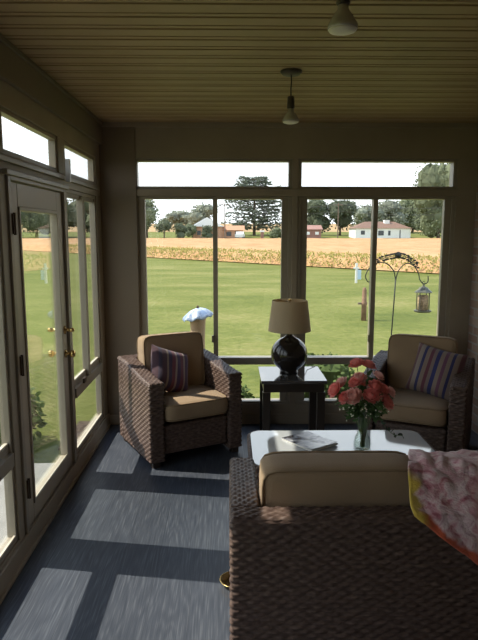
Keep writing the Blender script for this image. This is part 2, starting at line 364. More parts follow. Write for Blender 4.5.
# ------------------------------------------------------------------ woven wicker
def weave_h(u, v, p=.018, q=.03, A=.0075):
    r = np.floor(v/p); t = v/p-r
    return A*(np.sin(PI*t)**.7)*(.5+.5*np.cos(PI*u/q+PI*r))
def wicker_prism(x0, x1, y0, y1, zb, zt, name, parent, du=.0075, dv=.004, rake=None, capaxis='y'):
    """closed woven box; zt(x,y) top height; rake(z) -> (dx,dy) lean"""
    cr = .014; pts = []
    def corner(cx, cy, a0):
        for k in range(4):
            a = a0+PI/2*k/3; pts.append((cx+cr*math.cos(a), cy+cr*math.sin(a)))
    corner(x1-cr, y1-cr, 0); corner(x0+cr, y1-cr, PI/2); corner(x0+cr, y0+cr, PI); corner(x1-cr, y0+cr, 1.5*PI)
    P = np.array(pts+[pts[0]]); seg = np.linalg.norm(np.diff(P, axis=0), axis=1); cum = np.concatenate([[0], np.cumsum(seg)]); per = cum[-1]
    nu = int(round(per/.06))*8; nu = max(nu, 16); U = np.arange(nu)*per/nu
    X = np.interp(U, cum, P[:,0]); Y = np.interp(U, cum, P[:,1])
    tx = np.roll(X,-1)-np.roll(X,1); ty = np.roll(Y,-1)-np.roll(Y,1); l = np.hypot(tx,ty); nx = ty/l; ny = -tx/l
    Uq = U*(round(per/.06)*.06)/per
    ZT = np.array([zt(a, b) for a, b in zip(X, Y)]); nv = int((ZT.max()-zb)/dv)+1
    vs = np.zeros((nv+1, nu, 3))
    for j in range(nv+1):
        f = j/nv; z = zb+(ZT-zb)*f; v = (z-zb)
        h = weave_h(Uq, v)
        if j == 0 or j == nv: h = h*0
        vs[j,:,0] = X+nx*h; vs[j,:,1] = Y+ny*h; vs[j,:,2] = z
    V = vs.reshape(-1,3); F = []
    for j in range(nv):
        o = j*nu
        for k in range(nu):
            k2 = (k+1) % nu; F.append((o+k, o+k2, o+nu+k2, o+nu+k))
    F = [f if True else f for f in F]
    mb = MB(); mb.v = [tuple(p) for p in V]; mb.f = F; mb.m = [0]*len(F)
    mb.f.append(tuple(range(nu-1, -1, -1))); mb.m.append(0)
    # woven cap, slightly crowned, lapping over the rim
    e = .006; gx = int((x1-x0+2*e)/.005)+1; gy = int((y1-y0+2*e)/.005)+1
    if (x1-x0) > 1.0: gx = int((x1-x0)/.0075)
    gv = []; 
    for j in range(gy+1):
        yy = y0-e+(y1-y0+2*e)*j/gy
        for i in range(gx+1):
            xx = x0-e+(x1-x0+2*e)*i/gx
            a = xx if capaxis == 'x' else yy; b_ = yy if capaxis == 'x' else xx
            h = float(weave_h(np.float64(a), np.float64(b_-(y0 if capaxis == 'x' else x0)+.006), p=.018, q=.024, A=.007))
            ex = min(xx-(x0-e), (x1+e)-xx, yy-(y0-e), (y1+e)-yy); dr = max(0, 1-ex/.016)
            gv.append((xx, yy, zt(min(max(xx,x0),x1), min(max(yy,y0),y1))+h-.002-.018*dr*dr+.006))
    gf = [(j*(gx+1)+i, j*(gx+1)+i+1, (j+1)*(gx+1)+i+1, (j+1)*(gx+1)+i) for j in range(gy) for i in range(gx)]
    mb.add(gv, gf)
    if rake: mb.v = [(x+rake(z)[0], y+rake(z)[1], z) for (x,y,z) in mb.v]
    return mb.build(name, WICKER, parent, smooth=True)

def cushion(w, d, h, name, parent, loc, rot=(0,0,0), m=CUSH, puff=.02, seed=0, wr=.004):
    """box cushion with crown, gathers and piping round both faces"""
    r = random.Random(seed); n = 22; k = 5
    ph = [r.uniform(0, 6.28) for _ in range(8)]
    def sup(a):   # rounded square outline param
        c, s_ = math.cos(a), math.sin(a); q = (abs(c)**11+abs(s_)**11)**(-1/11); return c*q, s_*q
    vs = []; fs = []; na = 72; rings = []
    def ring(scale, z, wrk):
        idx = []
        for i in range(na):
            a = 2*PI*i/na; cx, cy = sup(a)
            g = 1+wrk*(math.sin(a*23+ph[0])+.6*math.sin(a*37+ph[1]))
            x = cx*w/2*scale*g; y = cy*d/2*scale*g
            lump = .5*wr*(math.sin(x*14+ph[2])*math.sin(y*11+ph[3]))
            idx.append(len(vs)); vs.append((x, y, z+(lump if abs(z) > h*.3 else 0)))
        rings.append(idx)
    for sc_, z in ((.02,-h/2-puff), (.3,-h/2-puff*.95), (.6,-h/2-puff*.7), (.85,-h/2-puff*.25), (.965,-h/2+.002)): ring(sc_, z, 0)
    for t in (-.34, -.15, .05, .25, .36): ring(1.0+.012*math.cos(t*3), t*h, .006)
    for sc_, z in ((.965,h/2-.002), (.85,h/2+puff*.25), (.6,h/2+puff*.7), (.3,h/2+puff*.95), (.02,h/2+puff)): ring(sc_, z, 0)
    for a, b in zip(rings, rings[1:]):
        for i in range(na): fs.append((a[i], a[(i+1)%na], b[(i+1)%na], b[i]))
    fs.append(tuple(reversed(rings[0]))); fs.append(tuple(rings[-1]))
    mb = MB().add(vs, fs); o = mb.build(name, m, parent, smooth=True)
    o.location = loc; o.rotation_euler = rot
    pm = MB()
    for z in (-h/2+.004, h/2-.004):
        pm.tube([(sup(2*PI*i/na)[0]*w/2*.985, sup(2*PI*i/na)[1]*d/2*.985, z) for i in range(na)], .006, 6, True)
    pm.build('piping', PIPE if m is CUSH else m, o, smooth=True)
    return o

def wicker_seat(W, name, loc, rz, zf, zbk, ncush, bc=None, m=CUSH, seed=0, ch=.50, cz=.72):
    t = empty(name, loc, rz); D = .36; aw = .11; hw = W/2; bt = .26
    def zarm(x, y):
        f = min(1, max(0, (bt-y)/(bt+D))); f = f*f*(3-2*f)*.85+f*.15; return zbk+(zf-zbk)*f
    for s_ in (-1, 1):
        a, b = (-hw, -hw+aw) if s_ < 0 else (hw-aw, hw)
        wicker_prism(a, b, -D, bt-.001, .045, zarm, 'arm', t)
    wicker_prism(-hw, hw, bt+.001, D, .045, lambda x, y: zbk, 'backrest', t, capaxis='x')
    wicker_prism(-hw+aw+.012, hw-aw-.012, -D+.025, bt-.012, .09, lambda x, y: .30, 'seat_base', t, capaxis='x')
    for sx in (-1, 1):
        for yy in (-D+.04, D-.04):
            x = sx*(hw-.05); MB().box(x-.028, x+.028, yy-.028, yy+.028, 0, .05).build('foot', DARKW, t, bevel=.003)
    iw = (W-2*aw-.01)/ncush
    for i in range(ncush):
        cx = -W/2+aw+.005+iw*(i+.5)
        cushion(iw-.01, .60, .12, 'seat_cushion', t, (cx, -.08, .40), m=m, puff=.022, seed=seed+i)
        cushion(iw-.012, .44, .16, 'back_cushion', t, (cx, .14, cz-.035-(.06 if ncush == 2 and i == 0 else 0)), (R(90-7), 0, 0), m=m, puff=.012, seed=seed+i+9, wr=.01)
    return t
armL = wicker_seat(.75, 'wicker_armchair', (-.41, 4.555, 0), R(28), .63, .70, 1, seed=1, cz=.705)
tag(armL, 'brown wicker armchair with tan cushions in the corner by the left windows', 'armchair')
armR = copy_tree(armL); armR.location = (1.455, 4.42, 0); armR.rotation_euler = (0,0,R(-26))
tag(armR, 'brown wicker armchair with tan cushions beside the brick wall, behind the coffee table', 'armchair')
sofa = wicker_seat(1.52, 'wicker_loveseat', (.762, 2.445, 0), PI, .585, .628, 2, seed=20, cz=.60)
tag(sofa, 'dark brown woven wicker loveseat seen from behind, two tan back cushions', 'sofa')

# ------------------------------------------------------------------ throw pillows
def pillow(name, loc, rot, size, mat_, label):
    n = 18; vs = []; fs = []
    for side in (1, -1):
        o = len(vs)
        for j in range(n+1):
            for i in range(n+1):
                u = -1+2*i/n; v = -1+2*j/n
                k = 1-.07*(1-u*u)*abs(v)**1.5-.0; k2 = 1-.07*(1-v*v)*abs(u)**1.5
                x = u*size/2*(1-.08*(1-v*v)); y = v*size/2*(1-.08*(1-u*u))
                th = .075*((1-u**4)*(1-v**4))**.55+.004*math.sin(7*u+3*v)*(1-u*u)*(1-v*v)
                vs.append((x, y, side*th))
        for j in range(n):
            for i in range(n):
                a = o+j*(n+1)+i; q = (a, a+1, a+n+2, a+n+1); fs.append(q if side > 0 else q[::-1])
    mb = MB().add(vs, fs); ob = mb.build(name, mat_, None, smooth=True); ob.location = loc; ob.rotation_euler = rot
    tag(ob, label, 'pillow', None)
    return ob
S1 = stripes('maroon_striped_fabric', [(0,(.07,.03,.04)),(.14,(.05,.035,.06)),(.2,(.08,.035,.05)),(.30,(.25,.18,.14)),(.34,(.05,.03,.08)),(.42,(.16,.04,.06)),(.5,(.3,.22,.2)),(.54,(.06,.03,.09)),(.62,(.13,.03,.05)),(.7,(.28,.2,.17)),(.74,(.07,.03,.08)),(.84,(.12,.03,.05)),(.93,(.05,.03,.06))], 2.5)
S2 = stripes('multi_striped_fabric', [(0,(0.216,0.158,0.122)),(.08,(0.115,0.043,0.050)),(.14,(0.245,0.194,0.158)),(.22,(0.036,0.036,0.122)),(.27,(0.259,0.194,0.158)),(.34,(0.144,0.043,0.065)),(.40,(0.216,0.158,0.144)),(.46,(0.029,0.036,0.144)),(.53,(0.259,0.202,0.166)),(.6,(0.158,0.065,0.115)),(.66,(0.238,0.180,0.144)),(.73,(0.029,0.029,0.108)),(.78,(0.216,0.158,0.130)),(.86,(0.122,0.043,0.050)),(.93,(0.216,0.173,0.144))], 2.4)
def in_chair(ch, p, rot, *a):
    Mx = Matrix.Translation(ch.location) @ Matrix.Rotation(ch.rotation_euler.z, 4, 'Z') @ Matrix.Translation(p) @ Euler(rot).to_matrix().to_4x4()
    return pillow(a[0], Mx.to_translation(), Mx.to_euler(), a[1], a[2], a[3])
in_chair(armL, (-.09, -.04, .635), (R(66), R(20), R(12)), 'throw_pillow', .36, S1, 'maroon and plum striped throw pillow on the left wicker armchair')
in_chair(armR, (.13, -.03, .65), (R(70), R(10), R(-8)), 'throw_pillow', .38, S2, 'cream, red and navy striped throw pillow on the right wicker armchair')

# ------------------------------------------------------------------ side table and lamp
T = empty('side_table', (.492, 4.66, 0)); tag(T, 'dark square side table below the windows, carrying the black lamp', 'table')
TD = mat('dark_stained_wood', (.035,.026,.02), .3, .5, bump=.05, bscale=20)
TTOP = mat('dark_glossy_tabletop', (.06,.055,.05), .08, 1.0)
TTOP.node_tree.nodes['Principled BSDF'].inputs['IOR'].default_value = 1.85
MB().box(-.255,.255,-.26,.235,.545,.57).build('tabletop', TTOP, T, bevel=.004)
MB().box(-.235,.235,-.245,-.222,.475,.544).box(-.235,.235,.20,.222,.475,.544).box(-.235,-.212,-.222,.20,.475,.544).box(.212,.235,-.222,.20,.475,.544).build('apron', TD, T, bevel=.002)
for sx in (-1,1):
    for sy in (-1,1):
        x = sx*.211; yy = .199 if sy > 0 else -.222; MB().box(x-.030,x+.030,yy-.03,yy+.03,0,.475).build('leg', TD, T, bevel=.003)
lp = empty('table_lamp', (.478, 4.68, .571)); tag(lp, 'round black ceramic table lamp with a beige drum shade', 'lamp')
pf = [(.001,0),(.07,0),(.075,.008),(.065,.018)]
for i in range(1, 15):
    a = -PI/2+.5+(PI-.85)*i/14; pf.append((.148*math.cos(a), .155+.142*math.sin(a)))
pf += [(.04,.295),(.026,.31),(.03,.325),(.018,.335),(.001,.336)]
MB().lathe(pf, 40).build('base', BLACK, lp, smooth=True)
MB().lathe([(.008,.336),(.008,.375),(.019,.38),(.019,.43),(.008,.435),(.004,.44),(.004,.585),(.012,.59),(.012,.6),(.001,.606)], 16).build('socket', BRASS, lp, smooth=True)
sh = MB(); sh.lathe([(.172,.345),(.142,.588),(.139,.588),(.169,.345)], 48, cap=False); n_=48
sh.lathe([(.172,.345),(.169,.345)], 48, cap=False)
for k in range(3):
    a = 2*PI*k/3; sh.tube([(0,0,.584),(.14*math.cos(a), .14*math.sin(a), .584)], .002, 5)
sh.build('lamp_shade', SHADE, lp, smooth=False)
cd = MB().tube([(.02,.03,.40),(.06,.08,.30),(.12,.14,.12),(.17,.17,.02),(.22,.19,.003),(.245,.225,.003),(.258,.245,-.03),(.262,.26,-.3),(.262,.30,-.55)], .003, 6)
cd.build('cord', mat('lamp_cord', (.5,.45,.36), .5), lp, smooth=True)

# ------------------------------------------------------------------ coffee table, magazine
cx0, cx1, cy0, cy1 = .105, 1.20, 3.02, 3.63
ct = empty('coffee_table', ((cx0+cx1)/2, (cy0+cy1)/2, 0)); tag(ct, 'low wicker coffee table with a glass top behind the loveseat', 'table')
hx, hy = (cx1-cx0)/2, (cy1-cy0)/2
def rrect(x0,x1,y0,y1,r,n=8):
    P=[]
    for cx,cy,a0 in ((x1-r,y1-r,0),(x0+r,y1-r,PI/2),(x0+r,y0+r,PI),(x1-r,y0+r,1.5*PI)):
        for k in range(n+1): a=a0+PI/2*k/n; P.append((cx+r*math.cos(a),cy+r*math.sin(a)))
    return P
def slab(P, z0, z1):
    n=len(P); return MB().add([(x,y,z0) for x,y in P]+[(x,y,z1) for x,y in P], [tuple(range(n-1,-1,-1)), tuple(range(n,2*n))]+[(i,(i+1)%n,n+(i+1)%n,n+i) for i in range(n)])
TGL = mat('pale_glass_top', (.46,.48,.49), .05, 1.0)
TGL.node_tree.nodes['Principled BSDF'].inputs['IOR'].default_value = 1.9
slab(rrect(-hx+.02,hx-.02,-hy+.02,hy-.02,.07), .441, .449).build('glass_top', TGL, ct, bevel=.001)
wicker_prism(-hx+.03, hx-.03, -hy+.03, hy-.03, .33, lambda x,y:.425, 'apron', ct, capaxis='x')
# woven rim
rm = MB(); P = rrect(-hx+.012,hx-.012,-hy+.012,hy-.012,.075,10)
LP=[Vector((x,y,0)) for x,y in P]; L_=[0]
Q=[]
for i in range(len(LP)):
    a,b=LP[i],LP[(i+1)%len(LP)]; k=max(1,int((b-a).length/.006))
    for j in range(k): Q.append(a+(b-a)*j/k)
for st in (0,1,2):
    pts=[(p.x,p.y,.436+.006*math.sin(i*.9+st*2.1)) for i,p in enumerate(Q)]
    cpts=[]
    for i,p in enumerate(Q):
        d=(Vector((p.x/hx,p.y/hy,0))); d.normalize(); off=.008*math.cos(i*.9+st*2.1)
        cpts.append((p.x+d.x*off,p.y+d.y*off,.434+.007*math.sin(i*.9+st*2.1)))
    rm.tube(cpts,.008,6,True)
rm.build('woven_rim', WICKER, ct, smooth=True)
for sx in (-1,1):
    for sy in (-1,1):
        x=sx*(hx-.065); yy=sy*(hy-.065); wicker_prism(x-.032,x+.032,yy-.032,yy+.032,0,lambda a,b:.327,'leg',ct)
# magazine
MG, nt, p, L = newmat('magazine_cover')
tc=N(nt,'TexCoord'); n=N(nt,'TexNoise'); n.inputs['Scale'].default_value=11; n.inputs['Detail'].default_value=2; L(tc.outputs['Object'],n.inputs['Vector'])
r=ramp(nt,[(.38,(.05,.05,.06)),(.46,(.3,.3,.33)),(.55,(.7,.7,.72)),(.7,(.5,.52,.56))]); L(n.outputs['Fac'],r.inputs['Fac']); L(r.outputs['Color'],p.inputs['Base Color']); p.inputs['Roughness'].default_value=.25
mg = empty('magazine', (.475, 3.39, .4505), R(-56)); tag(mg, 'open-face glossy grey and white magazine lying on the coffee table', 'magazine')
def sheet(z, th, w, h, curl):
    vs=[];n=10
    for s_ in (0,1):
        for j in range(2):
            for i in range(n+1):
                u=i/n; vs.append((-w/2+w*u,-h/2+h*j,z+s_*th+curl*(u**3)))
    f=[]
    for i in range(n):
        a=i; b=i+n+1; c=i+2*(n+1); d=i+3*(n+1)
        f+= [(a,b,b+1,a+1),(c,c+1,d+1,d),(a,a+1,c+1,c),(b,d,d+1,b+1)]
    f+=[(0,2*(n+1),3*(n+1),n+1),(n,2*n+1,4*n+3,3*n+2)]
    return MB().add(vs,f)
sheet(.0,.009,.27,.205,.004).build('pages', mat('paper_pages',(.7,.68,.62),.7), mg)
sheet(.0093,.0008,.275,.21,.012).build('cover', MG, mg)

# ------------------------------------------------------------------ vase and flowers
VX, VY, VZ = .765, 3.27, .4495
VG = glass_mat('clear_vase_glass', 1.5, (.95,.97,.96))
vz = empty('glass_vase', (VX,VY,VZ)); tag(vz, 'clear glass vase holding coral flowers on the coffee table', 'vase')
vp=[(.001,0),(.044,0),(.05,.006),(.052,.04),(.044,.075),(.031,.10),(.027,.14),(.03,.18),(.042,.225),(.046,.235),(.043,.235),(.027,.18),(.024,.14),(.028,.10),(.04,.075),(.047,.04),(.045,.012),(.001,.01)]
MB().lathe(vp,36).build('vase_body', VG, vz, smooth=True)
MB().lathe([(.001,.012),(.042,.012),(.045,.04),(.038,.075),(.026,.10),(.023,.13),(.001,.131)],28).build('water', glass_mat('vase_water',1.33,(.88,.92,.9)), vz, smooth=True)
PET1=mat('coral_petal',(.95,.33,.29),.6,.3,var=.2,vscale=20,sheen=.2); PET2=mat('pink_petal',(.96,.54,.48),.6,.3,var=.2,vscale=20,sheen=.2)
STEM=mat('flower_stem',(.06,.13,.03),.6); FL=leaf_mat('flower_leaf',(.07,.13,.045))
for pm_ in (PET1,PET2):
    nt=pm_.node_tree; pr=nt.nodes['Principled BSDF']; t_=nt.nodes.new('ShaderNodeBsdfTranslucent'); m_=nt.nodes.new('ShaderNodeMixShader'); m_.inputs[0].default_value=.5
    cl=pr.inputs['Base Color'].links[0].from_socket; nt.links.new(cl,t_.inputs['Color']); nt.links.new(pr.outputs[0],m_.inputs[1]); nt.links.new(t_.outputs[0],m_.inputs[2]); nt.links.new(m_.outputs[0],[n for n in nt.nodes if n.type=='OUTPUT_MATERIAL'][0].inputs[0])
def petal(mb, M, L_, W_, cup, mi=0):
    n=4; vs=[];fs=[]
    for j in range(n+1):
        v=j/n; w=W_*math.sin(PI*(.12+.80*v))**.7
        for i in range(n+1):
            u=-1+2*i/n
            vs.append(M@Vector((u*w, L_*v*math.cos(cup*v)+0, L_*v*math.sin(cup*v)+.25*w*u*u+.09*L_*math.sin(4.5*u+5*v)*v)))
    for j in range(n):
        for i in range(n): a=j*(n+1)+i; fs.append((a,a+1,a+n+2,a+n+1))
    mb.add(vs,fs,mi)
def leafblade(mb,p,d,L_,W_,rr,mi=0):
    d=Vector(d).normalized(); s_=d.cross(Vector((rr.uniform(-1,1),rr.uniform(-1,1),rr.uniform(-.2,1)))).normalized(); n=s_.cross(d)
    p=Vector(p); mb.add([p,p+d*L_*.35+s_*W_,p+d*L_*.7+s_*W_*.8-n*L_*.03,p+d*L_-n*L_*.1,p+d*L_*.7-s_*W_*.8-n*L_*.03,p+d*L_*.35-s_*W_],[(0,1,5),(1,2,4,5),(2,3,4)],mi)
# offsets in metres from the vase axis: dx, dz above table, dy, size
blooms=[(-.035,.495,.05,.042,0,'topmost coral bloom, upper left of the bouquet'),(.035,.485,.06,.04,0,'coral bloom at the top right of the bouquet'),(-.03,.42,.0,.042,1,'pale pink bloom in the upper middle of the bouquet'),
(-.165,.355,.0,.042,0,'leftmost coral bloom low on the bouquet edge'),(-.075,.335,-.07,.048,1,'large salmon bloom at the front left of the bouquet'),(.055,.385,-.04,.042,0,'coral bloom right of the bouquet centre'),
(.115,.35,.02,.04,0,'coral bloom on the upper right side of the bouquet'),(.125,.285,-.02,.045,0,'deep coral bloom lowest on the right of the bouquet'),(-.12,.385,.04,.038,1,'salmon bloom at the upper left behind the leftmost one'),
(-.115,.325,-.05,.036,0,'small coral bloom between the left and front left blooms'),
(.02,.345,-.09,.042,0,'coral bloom at the very front of the bouquet'),(.085,.43,.03,.034,1,'pale pink bloom at the upper right beneath the topmost pair'),(-.06,.405,-.03,.034,0,'coral bloom left of the pale pink middle one'),(.165,.33,.05,.034,1,'small pink bloom farthest right in the bouquet'),(-.005,.37,.07,.036,0,'half hidden coral bloom at the back of the bouquet')]
fr_=random.Random(3)
for i,(dx,dz,dy,sz,kind,lab) in enumerate(blooms):
    c=Vector((VX+dx,VY+dy,VZ+dz)); root=empty('cut_flower', (VX+dx*.05,VY+dy*.05,VZ+.016)); tag(root,lab,'flower','coral flowers in the vase')
    o=c-Vector(root.location)
    axis=(Vector((dx*1.4,dy-.05,.16))).normalized(); q=axis.to_track_quat('Z','Y').to_matrix().to_4x4()
    mb=MB()
    for ringi,(cnt,cup,ll,ww,tz) in enumerate(((10,.35,1.2,.45,.0),(10,.75,1.1,.42,.1),(10,1.1,.95,.36,.18),(8,1.4,.75,.32,.24),(7,1.55,.6,.28,.3),(5,1.65,.45,.22,.32))):
        for k in range(cnt):
            a=2*PI*k/cnt+ringi*.4+fr_.uniform(-.15,.15)
            M=Matrix.Translation(o)@q@Matrix.Rotation(a,4,'Z')@Matrix.Translation((0,sz*.08,tz*sz-.3*sz))
            petal(mb,M,sz*ll,sz*ww,cup+fr_.uniform(-.12,.12))
    mb.blob(o,sz*.35,sz*.35,sz*.3,6)
    mb.build('bloom', PET2 if kind else PET1, root, smooth=True)
    base=Vector((fr_.uniform(-.012,.012),fr_.uniform(-.012,.012),0)); neck=Vector((dx*.1,dy*.1,.2))
    pts=[]
    for k in range(11):
        t_=k/10; pts.append(base*(1-t_)**2+neck*2*t_*(1-t_)*1.0+ (o-axis*sz*.3)*t_*t_)
    MB().tube(pts,.0025,6).build('stem', STEM, root, smooth=True)
    for k in range(10):
        lf=MB(); t_=fr_.uniform(.62,.97); b=pts[int(t_*10)]; leafblade(lf,b,(fr_.uniform(-1,1)+dx*5,fr_.uniform(-1,1)+dy*3,fr_.uniform(-.5,.6)),fr_.uniform(.045,.08),.013,fr_)
        lf.build('leaf', FL, root)
WB=mat('white_filler_bloom',(.7,.68,.55),.7)
for i,(dx,dy,dz,lab) in enumerate(((-.07,-.05,.25,'sprig of tiny pale filler flowers low at the bouquet front left'),(.06,-.06,.24,'sprig of tiny pale filler flowers low at the bouquet front right'),(.0,-.08,.29,'sprig of tiny pale filler flowers at the bouquet front centre'))):
    root=empty('filler_sprig',(VX,VY,VZ+.016)); tag(root,lab,'flower sprig')
    st=MB(); bl=MB(); lv=MB(); o=Vector((dx,dy,dz))
    st.tube([(0,0,0),(dx*.08,dy*.08,.2),o*.85,o],.0018,5)
    for k in range(26):
        q=o+Vector((fr_.gauss(0,.035),fr_.gauss(0,.025),fr_.gauss(0,.028))); st.tube([o*.9,q],.0008,4); bl.blob(q,.005,.005,.005,3)
        leafblade(lv,o+Vector((fr_.gauss(0,.03),fr_.gauss(0,.03),fr_.gauss(-.01,.03))),(fr_.uniform(-1,1),fr_.uniform(-1,1),fr_.uniform(-1,1)),.045,.008,fr_)
    st.build('stem',STEM,root); tag(bl.build('florets',WB,root),kind='stuff'); tag(lv.build('foliage',FL,root),kind='stuff')
# drooping dark sprig
root=empty('drooping_sprig',(VX,VY,VZ+.016)); tag(root,'thin dark leafy sprig drooping from the vase towards the right','leaf sprig')
pts=[(0,0,0),(.01,.01,.2),(.05,.03,.24),(.10,.05,.17),(.15,.06,.09),(.20,.06,.05),(.25,.06,.045)]
MB().tube(pts,.0018,5).build('stem',STEM,root)
lf=MB(); DK=leaf_mat('dark_small_leaf',(.03,.045,.03))
for k in range(24):
    t_=k/23*4+2; i=min(5,int(t_)); a=Vector(pts[i]); b=Vector(pts[i+1]) if i<6 else a; c=a+(b-a)*(t_-i); leafblade(lf,c,(fr_.uniform(-.3,.6),fr_.uniform(-1,1),fr_.uniform(-.5,1)),.028,.009,fr_)
tag(lf.build('foliage',DK,root),kind='stuff')

# ------------------------------------------------------------------ throw over the loveseat
BL, nt, p, L = newmat('pink_tie_dye_throw')
uvn=N(nt,'UVMap'); sx=N(nt,'SeparateXYZ'); L(uvn.outputs[0],sx.inputs[0]); tc=N(nt,'TexCoord')
n=N(nt,'TexNoise'); n.inputs['Scale'].default_value=16; n.inputs['Detail'].default_value=5; n.inputs['Distortion'].default_value=1.2; L(tc.outputs['Object'],n.inputs['Vector'])
r=ramp(nt,[(.32,(.42,.13,.16)),(.43,(.62,.33,.35)),(.56,(.75,.58,.57)),(.72,(.52,.26,.33))]); L(n.outputs['Fac'],r.inputs['Fac'])
n2=N(nt,'TexNoise'); n2.inputs['Scale'].default_value=14; L(tc.outputs['Object'],n2.inputs['Vector'])
e=N(nt,'Math',operation='MULTIPLY_ADD'); L(n2.outputs['Fac'],e.inputs[0]); e.inputs[1].default_value=.10; L(sx.outputs['Y'],e.inputs[2])     # v: metres from the hem
r2=ramp(nt,[(0,(.50,.08,.03)),(.085,(.50,.09,.03)),(.105,(.5,.2,.2))]); 
mk=N(nt,'MapRange'); L(e.outputs[0],mk.inputs['Value']); mk.inputs['From Min'].default_value=.075; mk.inputs['From Max'].default_value=.10; mk.inputs['To Min'].default_value=1; mk.inputs['To Max'].default_value=0
mx=N(nt,'Mix',data_type='RGBA'); L(mk.outputs[0],mx.inputs['Factor']); L(r.outputs['Color'],mx.inputs['A']); mx.inputs['B'].default_value=(.55,.10,.04,1)
e2=N(nt,'Math',operation='MULTIPLY_ADD'); L(n2.outputs['Fac'],e2.inputs[0]); e2.inputs[1].default_value=.10; L(sx.outputs['X'],e2.inputs[2])    # u: metres from the left edge
mk2=N(nt,'MapRange'); L(e2.outputs[0],mk2.inputs['Value']); mk2.inputs['From Min'].default_value=.075; mk2.inputs['From Max'].default_value=.10; mk2.inputs['To Min'].default_value=1; mk2.inputs['To Max'].default_value=0
mkv=N(nt,'MapRange'); L(sx.outputs['Y'],mkv.inputs['Value']); mkv.inputs['From Min'].default_value=.10; mkv.inputs['From Max'].default_value=.13
mkw=N(nt,'MapRange'); L(sx.outputs['Y'],mkw.inputs['Value']); mkw.inputs['From Min'].default_value=.2; mkw.inputs['From Max'].default_value=.15
mm=N(nt,'Math',operation='MULTIPLY'); L(mk2.outputs[0],mm.inputs[0]); L(mkw.outputs[0],mm.inputs[1])
mx2=N(nt,'Mix',data_type='RGBA'); L(mm.outputs[0],mx2.inputs['Factor']); L(mx.outputs['Result'],mx2.inputs['A']); mx2.inputs['B'].default_value=(.55,.38,.05,1)
L(mx2.outputs['Result'],p.inputs['Base Color']); p.inputs['Roughness'].default_value=.95; p.inputs['Sheen Weight'].default_value=.3
n3=N(nt,'TexNoise'); n3.inputs['Scale'].default_value=120; L(tc.outputs['Object'],n3.inputs['Vector']); b=N(nt,'Bump'); b.inputs['Strength'].default_value=.5; b.inputs['Distance'].default_value=.006; L(n3.outputs['Fac'],b.inputs['Height']); L(b.outputs[0],p.inputs['Normal'])
# path (y,z) from in front of the cushion, over its top, across the backrest rail and down behind
path=[(2.46,.50),(2.45,.62),(2.44,.715),(2.40,.752),(2.32,.762),(2.24,.758),(2.18,.735),(2.125,.69),(2.085,.668),(2.052,.655),(2.045,.60),(2.042,.50),(2.04,.40),(2.038,.28),(2.036,.15)]
PV=[Vector((0,a,b)) for a,b in path]; cum=[0]
for a,b_ in zip(PV,PV[1:]): cum.append(cum[-1]+(b_-a).length)
def onpath(s_):
    s_=max(0,min(cum[-1]-1e-6,s_))
    for i in range(len(cum)-1):
        if s_<=cum[i+1]: 
            t_=(s_-cum[i])/(cum[i+1]-cum[i]); return PV[i]+(PV[i+1]-PV[i])*t_
nu,nv=70,90; vs=[];uv=[];fs=[]
rail_s=cum[8]
from mathutils import noise
for i in range(nu+1):
    u=i/nu; end=rail_s+.035+min(.40,.72*u*.82)
    for j in range(nv+1):
        v=j/nv; s_=.02+(end-.02)*v; q=onpath(s_)
        k=min(1,s_/rail_s); k=k*k*(3-2*k); lx=.825-.145*k; x=lx+(1.46-lx)*u
        nz=Vector((x*7,s_*5,0)); fold=.022*noise.noise(nz)+.012*noise.noise(nz*2.6+Vector((3,0,0)))+.012*abs(noise.noise(Vector((x*22+s_*9,s_*6,5))))
        up=.5+.5*math.tanh((rail_s-s_)*14)
        vs.append((x+.01*noise.noise(Vector((s_*14,0,9)))*(1-u), q.y-(1-up)*(abs(fold)+.006), q.z+up*(abs(fold)*1.2+.006))); uv.append(((1.46-lx)*u, end-s_))
for i in range(nu):
    for j in range(nv): a=i*(nv+1)+j; fs.append((a,a+1,a+nv+2,a+nv+1))
mb=MB().add(vs,fs); me=mb.mesh('throw_blanket',BL,True); ul=me.uv_layers.new(name='UVMap')
for lp_ in me.loops: ul.data[lp_.index].uv=uv[lp_.vertex_index]
th=bpy.data.objects.new('throw_blanket',me); col.objects.link(th); so=th.modifiers.new('s','SOLIDIFY'); so.thickness=.008; so.offset=1
tag(th,'crumpled pink and white throw with yellow and orange edge draped over the loveseat','blanket')

# ------------------------------------------------------------------ brass dish on the floor
MB().lathe([(.001,0),(.045,0),(.05,.004),(.068,.022),(.07,.026),(.066,.026),(.048,.009),(.001,.006)],32,(0.015,2.66,.001)).build('floor_dish',BRASS,None,smooth=True)
tag(bpy.data.objects['floor_dish'],'small round brass dish on the dark floor beside the loveseat','dish')

# ------------------------------------------------------------------ ceiling pendants
BG=mat('frosted_bulb_face',(.8,.76,.66),.35); BG2=mat('silvered_bulb_glass',(.55,.53,.5),.25,metal=.2); SK=mat('brown_socket',(.07,.055,.045),.5)
def pendant(x,y,lab,zb):
    t=empty('pendant_light',(x,y,ZC)); tag(t,lab,'ceiling light','bare bulb pendants')
    MB().lathe([(.001,-.022),(.05,-.02),(.062,-.008),(.062,0),(.001,0)],28).build('canopy',SK,t,smooth=True)
    MB().tube([(0,0,-.02),(.002,.001,-.06),(-.001,0,-.1),(0,0,zb+.14)],.004,6).build('cord',SK,t,smooth=True)
    MB().lathe([(.006,zb+.15),(.02,zb+.145),(.022,zb+.085),(.018,zb+.08),(.001,zb+.08)],20).build('socket',SK,t,smooth=True)
    b=MB().lathe([(.001,zb+.085),(.016,zb+.083),(.018,zb+.065),(.03,zb+.05),(.046,zb+.022),(.0475,zb+.012),(.046,zb+.008)],28).build('bulb',BG2,t,smooth=True)
    MB().lathe([(.046,zb+.009),(.042,zb+.003),(.025,zb-.002),(.001,zb-.004)],28).build('lens',BG,b,smooth=True)
    return t
